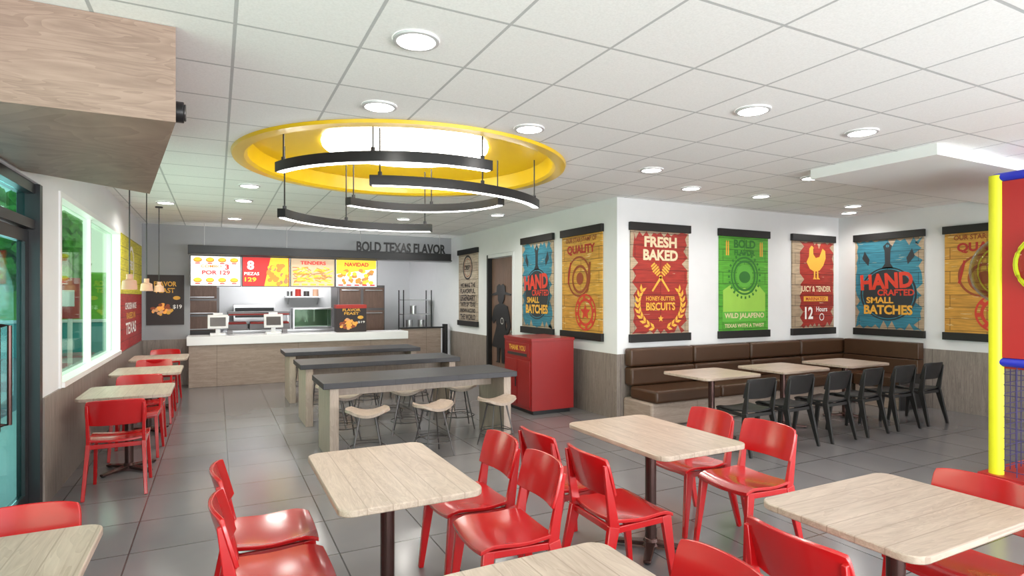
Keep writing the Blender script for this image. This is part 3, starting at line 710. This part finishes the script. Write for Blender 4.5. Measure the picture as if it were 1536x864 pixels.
def table(x, y, w, d, rz=0):
    b = MB(); b.prism(rrect(w, d, .07, 8), .722, .752, 'top')
    b.box((0, 0, .712), (.30, .30, .018), 'black'); b.cyl((0, 0, .03), (0, 0, .705), .036, 'pole', n=28); b.cyl((0, 0, .02), (0, 0, .07), .06, 'pole', .04)
    for a in (45, 135, 225, 315):
        dd = Vector((math.cos(R(a)), math.sin(R(a)), 0)); b.beam(dd*.02+Vector((0, 0, .035)), dd*.27+Vector((0, 0, .018)), .03, .07, 'pole', .02, .045, ref=(0, 0, 1)); b.cyl(dd*.25, dd*.25+Vector((0, 0, .02)), .02, 'black', n=12)
    return b.obj('dining_table', (x, y, 0), rz, bevel=.005)
table(.78, 2.94, .66, 1.0); table(2.53, 2.97, .68, 1.0); table(2.56, 1.45, .66, .90, 90); table(.92, 1.25, .66, 1.0); table(-.74, 2.28, .70, .98)
for y in (6.55, 8.27, 9.96): table(-.74, y, .72, .80)
for x in (5.15, 6.38, 7.62): table(x, 4.98, .72, .88, 90)

# communal tables
for y in (6.28, 8.02, 9.82):
    b = MB(); b.bb(-1.07, 1.07, -.38, .38, .725, .785, 'slate')
    for s in (-1, 1): b.bb(s*.96-.045, s*.96+.045, -.35, .35, 0, .725, 'legw')
    b.bb(-.91, .91, -.02, .02, .60, .70, 'legw'); b.obj('communal_table', (2.0, y, 0), bevel=.004)
def stool_mesh():
    b = MB()
    def seat(u, v):
        return Vector((.215*u*math.sqrt(1-v*v*.42), .17*v*math.sqrt(1-u*u*.42), .488+.045*u*u)), Vector((-.25*u, 0, 1)).normalized()
    b.panel(seat, 16, 12, .026, 'legw')
    for i in range(4):
        a = R(45+90*i); c, s = math.cos(a), math.sin(a)
        b.tube([(.10*c, .10*s, .478), (.225*c, .225*s, .006)], .0075, 'darksteel')
        a2 = a+R(90); b.tube([(.11*c, .11*s, .476), (.175*c, .175*s, .20), (.175*math.cos(a2), .175*math.sin(a2), .20), (.11*math.cos(a2), .11*math.sin(a2), .476)], .006, 'darksteel')
    b.tube([(.184*math.cos(2*math.pi*i/28), .184*math.sin(2*math.pi*i/28), .16) for i in range(28)], .006, 'darksteel', True)
    b.tube([(.12*math.cos(2*math.pi*i/28), .12*math.sin(2*math.pi*i/28), .474) for i in range(28)], .006, 'darksteel', True)
    return b.mesh('stool')
st = stool_mesh()
for ty in (6.28, 8.02, 9.82):
    for x in (1.30, 1.99, 2.70):
        inst(st, 'wire_stool', (x+random.uniform(-.04, .04), ty-.55, 0), random.uniform(-25, 25))
        inst(st, 'wire_stool', (x+random.uniform(-.04, .04), ty+.50, 0), random.uniform(-25, 25))

# trash bin
e = empty('trash_bin', (3.86, 7.40, 0), -90); b = MB()   # local -y faces -X (room); local x runs toward the viewer
b.bb(-.42, .42, .0, .68, .06, 1.02, 'redbin'); b.bb(-.38, .38, .04, .64, 0, .06, 'black'); b.bb(-.43, .43, -.01, .69, 1.02, 1.06, 'redbin')
b.bb(-.38, -.01, -.015, 0, .10, .74, 'redbin'); b.bb(.01, .38, -.015, 0, .10, .74, 'redbin'); b.bb(-.36, .36, -.012, 0, .79, .98, 'redbin')
b.bb(-.04, -.025, -.03, -.015, .35, .5, 'black'); b.bb(-.30, .30, -.016, -.012, .80, .84, 'idark')
b.obj('cabinet', parent=e, bevel=.008)
txt(e, 'THANK YOU', 0, .91, .5, .075, 'iyel', -.014, .02)

# booth bench (L-shaped)
b = MB(); y1 = YN-.02
b.bb(4.84, XF-.02, 5.66, y1, .0, .30, 'counterw')
segs = 4; L = (XF-.04-4.86)/segs
for i in range(segs):
    xa = 4.86+i*L; xb = xa+L-.012
    b.bb(xa, xb, 5.60, y1-.12, .30, .46, 'leather')
    for (z0, z1, t) in ((.46, .70, .16), (.71, .95, .14)): b.bb(xa, xb, y1-t, y1, z0, z1, 'leather')
o = b.obj('booth_bench', bevel=.035, seg=4)
b2 = MB(); xw = XF-.02
b2.bb(xw-.60, xw, 4.92, 5.58, 0, .30, 'counterw'); b2.bb(xw-.64, xw-.14, 4.92, 5.585, .30, .46, 'leather')
for (z0, z1, t) in ((.46, .70, .16), (.71, .95, .14)): b2.bb(xw-t, xw, 4.92, y1-.18, z0, z1, 'leather')
b2.bb(xw-.64, xw, 4.90, 4.918, 0, .5, 'blackw'); b2.obj('booth_bench', bevel=.03, seg=4)

# ================================================================ PLAY STRUCTURE
PX, PY = 6.22, 2.66
b = MB()
for (x, y) in ((PX, PY), (PX, PY-1.5), (PX+1.8, PY), (PX+1.8, PY-1.5)): b.cyl((x, y, 0), (x, y, 2.72), .055, 'pyellow')
for z in (1.06, 2.70):
    for (p, q) in (((PX, PY), (PX, PY-1.5)), ((PX, PY), (PX+1.8, PY)), ((PX+1.8, PY), (PX+1.8, PY-1.5)), ((PX, PY-1.5), (PX+1.8, PY-1.5))):
        b.cyl((*p, z), (*q, z), .04, 'pblue')
b.bb(PX-.02, PX+.02, PY-1.45, PY-.05, 1.10, 2.66, 'pred'); b.bb(PX+.05, PX+1.75, PY-.02, PY+.02, 1.10, 2.66, 'pred')
b.bb(PX+.04, PX+1.76, PY-1.46, PY-.04, 1.0, 1.05, 'pred'); b.bb(PX-.1, PX+1.9, PY-1.6, PY+.1, 0, .06, 'pred')
for i in range(15):
    y = PY-.05-.1*i; b.cyl((PX, y, .06), (PX, y, 1.03), .004, 'net', n=6)
for i in range(18):
    x = PX+.05+.1*i; b.cyl((x, PY, .06), (x, PY, 1.03), .004, 'net', n=6)
for i in range(10):
    z = .1+.095*i; b.cyl((PX, PY, z), (PX, PY-1.5, z), .004, 'net', n=6); b.cyl((PX, PY, z), (PX+1.8, PY, z), .004, 'net', n=6)
def dome(c, ax, r):
    prof = [(r*math.cos(R(a)), r*math.sin(R(a))*.9) for a in range(0, 91, 9)]; prof[-1] = (.001, r*.9); n = 32; vs = []; fs = []
    for rr, h in prof:
        for i in range(n):
            a = 2*math.pi*i/n; p = (h, rr*math.cos(a), rr*math.sin(a))
            if ax == 'x': q = (c[0]-p[0], c[1]+p[1], c[2]+p[2])
            else: q = (c[0]+p[1], c[1]+p[0], c[2]+p[2])
            vs.append(q)
    for j in range(len(prof)-1): fs += [(j*n+i, j*n+(i+1) % n, (j+1)*n+(i+1) % n, (j+1)*n+i) for i in range(n)]
    b.add(vs, fs, 'bubble')
    pts = [(c[0]-(.01 if ax == 'x' else -r*math.cos(2*math.pi*i/36)), c[1]+(r*math.cos(2*math.pi*i/36) if ax == 'x' else .01), c[2]+r*math.sin(2*math.pi*i/36)) for i in range(36)]
    b.tube(pts, .018, 'pyellow', True)
dome((PX-.02, PY-.42, 1.92), 'x', .27); dome((PX+.30, PY+.02, 1.88), 'y', .33)
b.obj('playground_structure')

# ================================================================ OUTSIDE
M['asphalt'] = plain('asphalt', (.20, .20, .21), .85, var=.15); M['grass'] = plain('grass', (.26, .60, .07), .9, var=.3)
M['leaf'] = plain('foliage', (.08, .30, .03), .8, var=.7); M['bark'] = plain('bark', (.10, .07, .05), .9)
M['paleconc'] = plain('pale_concrete', (.55, .54, .5), .8); M['teal'] = plain('teal_paint', (.05, .35, .36), .6)
b = MB(); b.bb(-40, XL-.16, -20, 60, -.2, -.06, 'asphalt'); b.obj('ground', smooth=False)
b = MB(); b.bb(-2.6, XL-.16, -5, 20, -.06, -.01, 'paleconc'); b.obj('sidewalk', smooth=False)
b = MB(); b.bb(-12, -2.8, 22, 36, -.06, .02, 'grass'); b.bb(-20, -8, -5, 21, -.06, .02, 'grass'); b.obj('lawn', smooth=False)
def tree(x, y, h, r):
    b = MB(); b.cyl((0, 0, .02), (0, 0, h*.6), .14, 'bark', .09, 12)
    bm = bmesh.new()
    for i in range(60):
        a = random.uniform(0, 6.28); rr = r*math.sqrt(random.uniform(0, 1))*.8; z = h*.62+random.uniform(-.4, .5)*r*1.2
        res = bmesh.ops.create_icosphere(bm, subdivisions=3, radius=r*random.uniform(.16, .32))
        for v in res['verts']:
            v.co = v.co*(1+.8*noise.noise(v.co*9/r+Vector((i, i, 0)))) + Vector((rr*math.cos(a), rr*math.sin(a), z))
    vs = [v.co.copy() for v in bm.verts]; fs = [[v.index for v in f.verts] for f in bm.faces]; bm.free()
    b.add(vs, fs, 'leaf'); b.obj('tree', (x, y, 0), fix=False)
tree(-5.6, 24.5, 5.0, 1.7); tree(-9, 27, 6.5, 2.8); tree(-9.5, 12, 5, 2)
b = MB(); b.bb(-9, -2.7, 27.6, 28.4, .02, 2.6, 'grass'); b.obj('hedge', bevel=.25, seg=3)
b = MB(); b.bb(-4.1, -3.0, 17.5, 17.6, 1.1, 2.1, 'pred'); b.cyl((-3.9, 17.55, -.06), (-3.9, 17.55, 1.1), .05, 'whitep'); b.cyl((-3.2, 17.55, -.06), (-3.2, 17.55, 1.1), .05, 'whitep'); b.bb(-4.0,-3.1,17.48,17.5,1.4,1.8,'whitep'); b.obj('roadside_sign', bevel=.01)
b = MB(); b.bb(-7, -2.7, 20.5, 20.7, -.06, .9, 'teal'); b.bb(-7.05, -2.65, 20.45, 20.75, .9, .98, 'whitep'); b.obj('low_fence', bevel=.01)

# ================================================================ WORLD + CAMERA
w = bpy.data.worlds.new('world'); SC.world = w; w.use_nodes = True; N = w.node_tree.nodes; Lk = w.node_tree.links
bg = N['Background']; tc = N.new('ShaderNodeTexCoord'); sp = N.new('ShaderNodeSeparateXYZ'); cr = N.new('ShaderNodeValToRGB')
Lk.new(tc.outputs['Generated'], sp.inputs[0]); Lk.new(sp.outputs[2], cr.inputs[0]); Lk.new(cr.outputs[0], bg.inputs[0])
cr.color_ramp.elements[0].color = (.86, .94, .84, 1); cr.color_ramp.elements[1].color = (.62, .78, .95, 1); bg.inputs[1].default_value = 1.4

cam = bpy.data.cameras.new('camera'); co = bpy.data.objects.new('camera', cam); COL.objects.link(co)
cam.lens = 20.39; cam.sensor_width = 36; cam.shift_y = 13/1536; cam.clip_start = .05
co.location = (0, 0, 1.64); co.rotation_euler = (R(90), 0, R(-26.98))
SC.camera = co
SC.view_settings.view_transform = 'Standard'
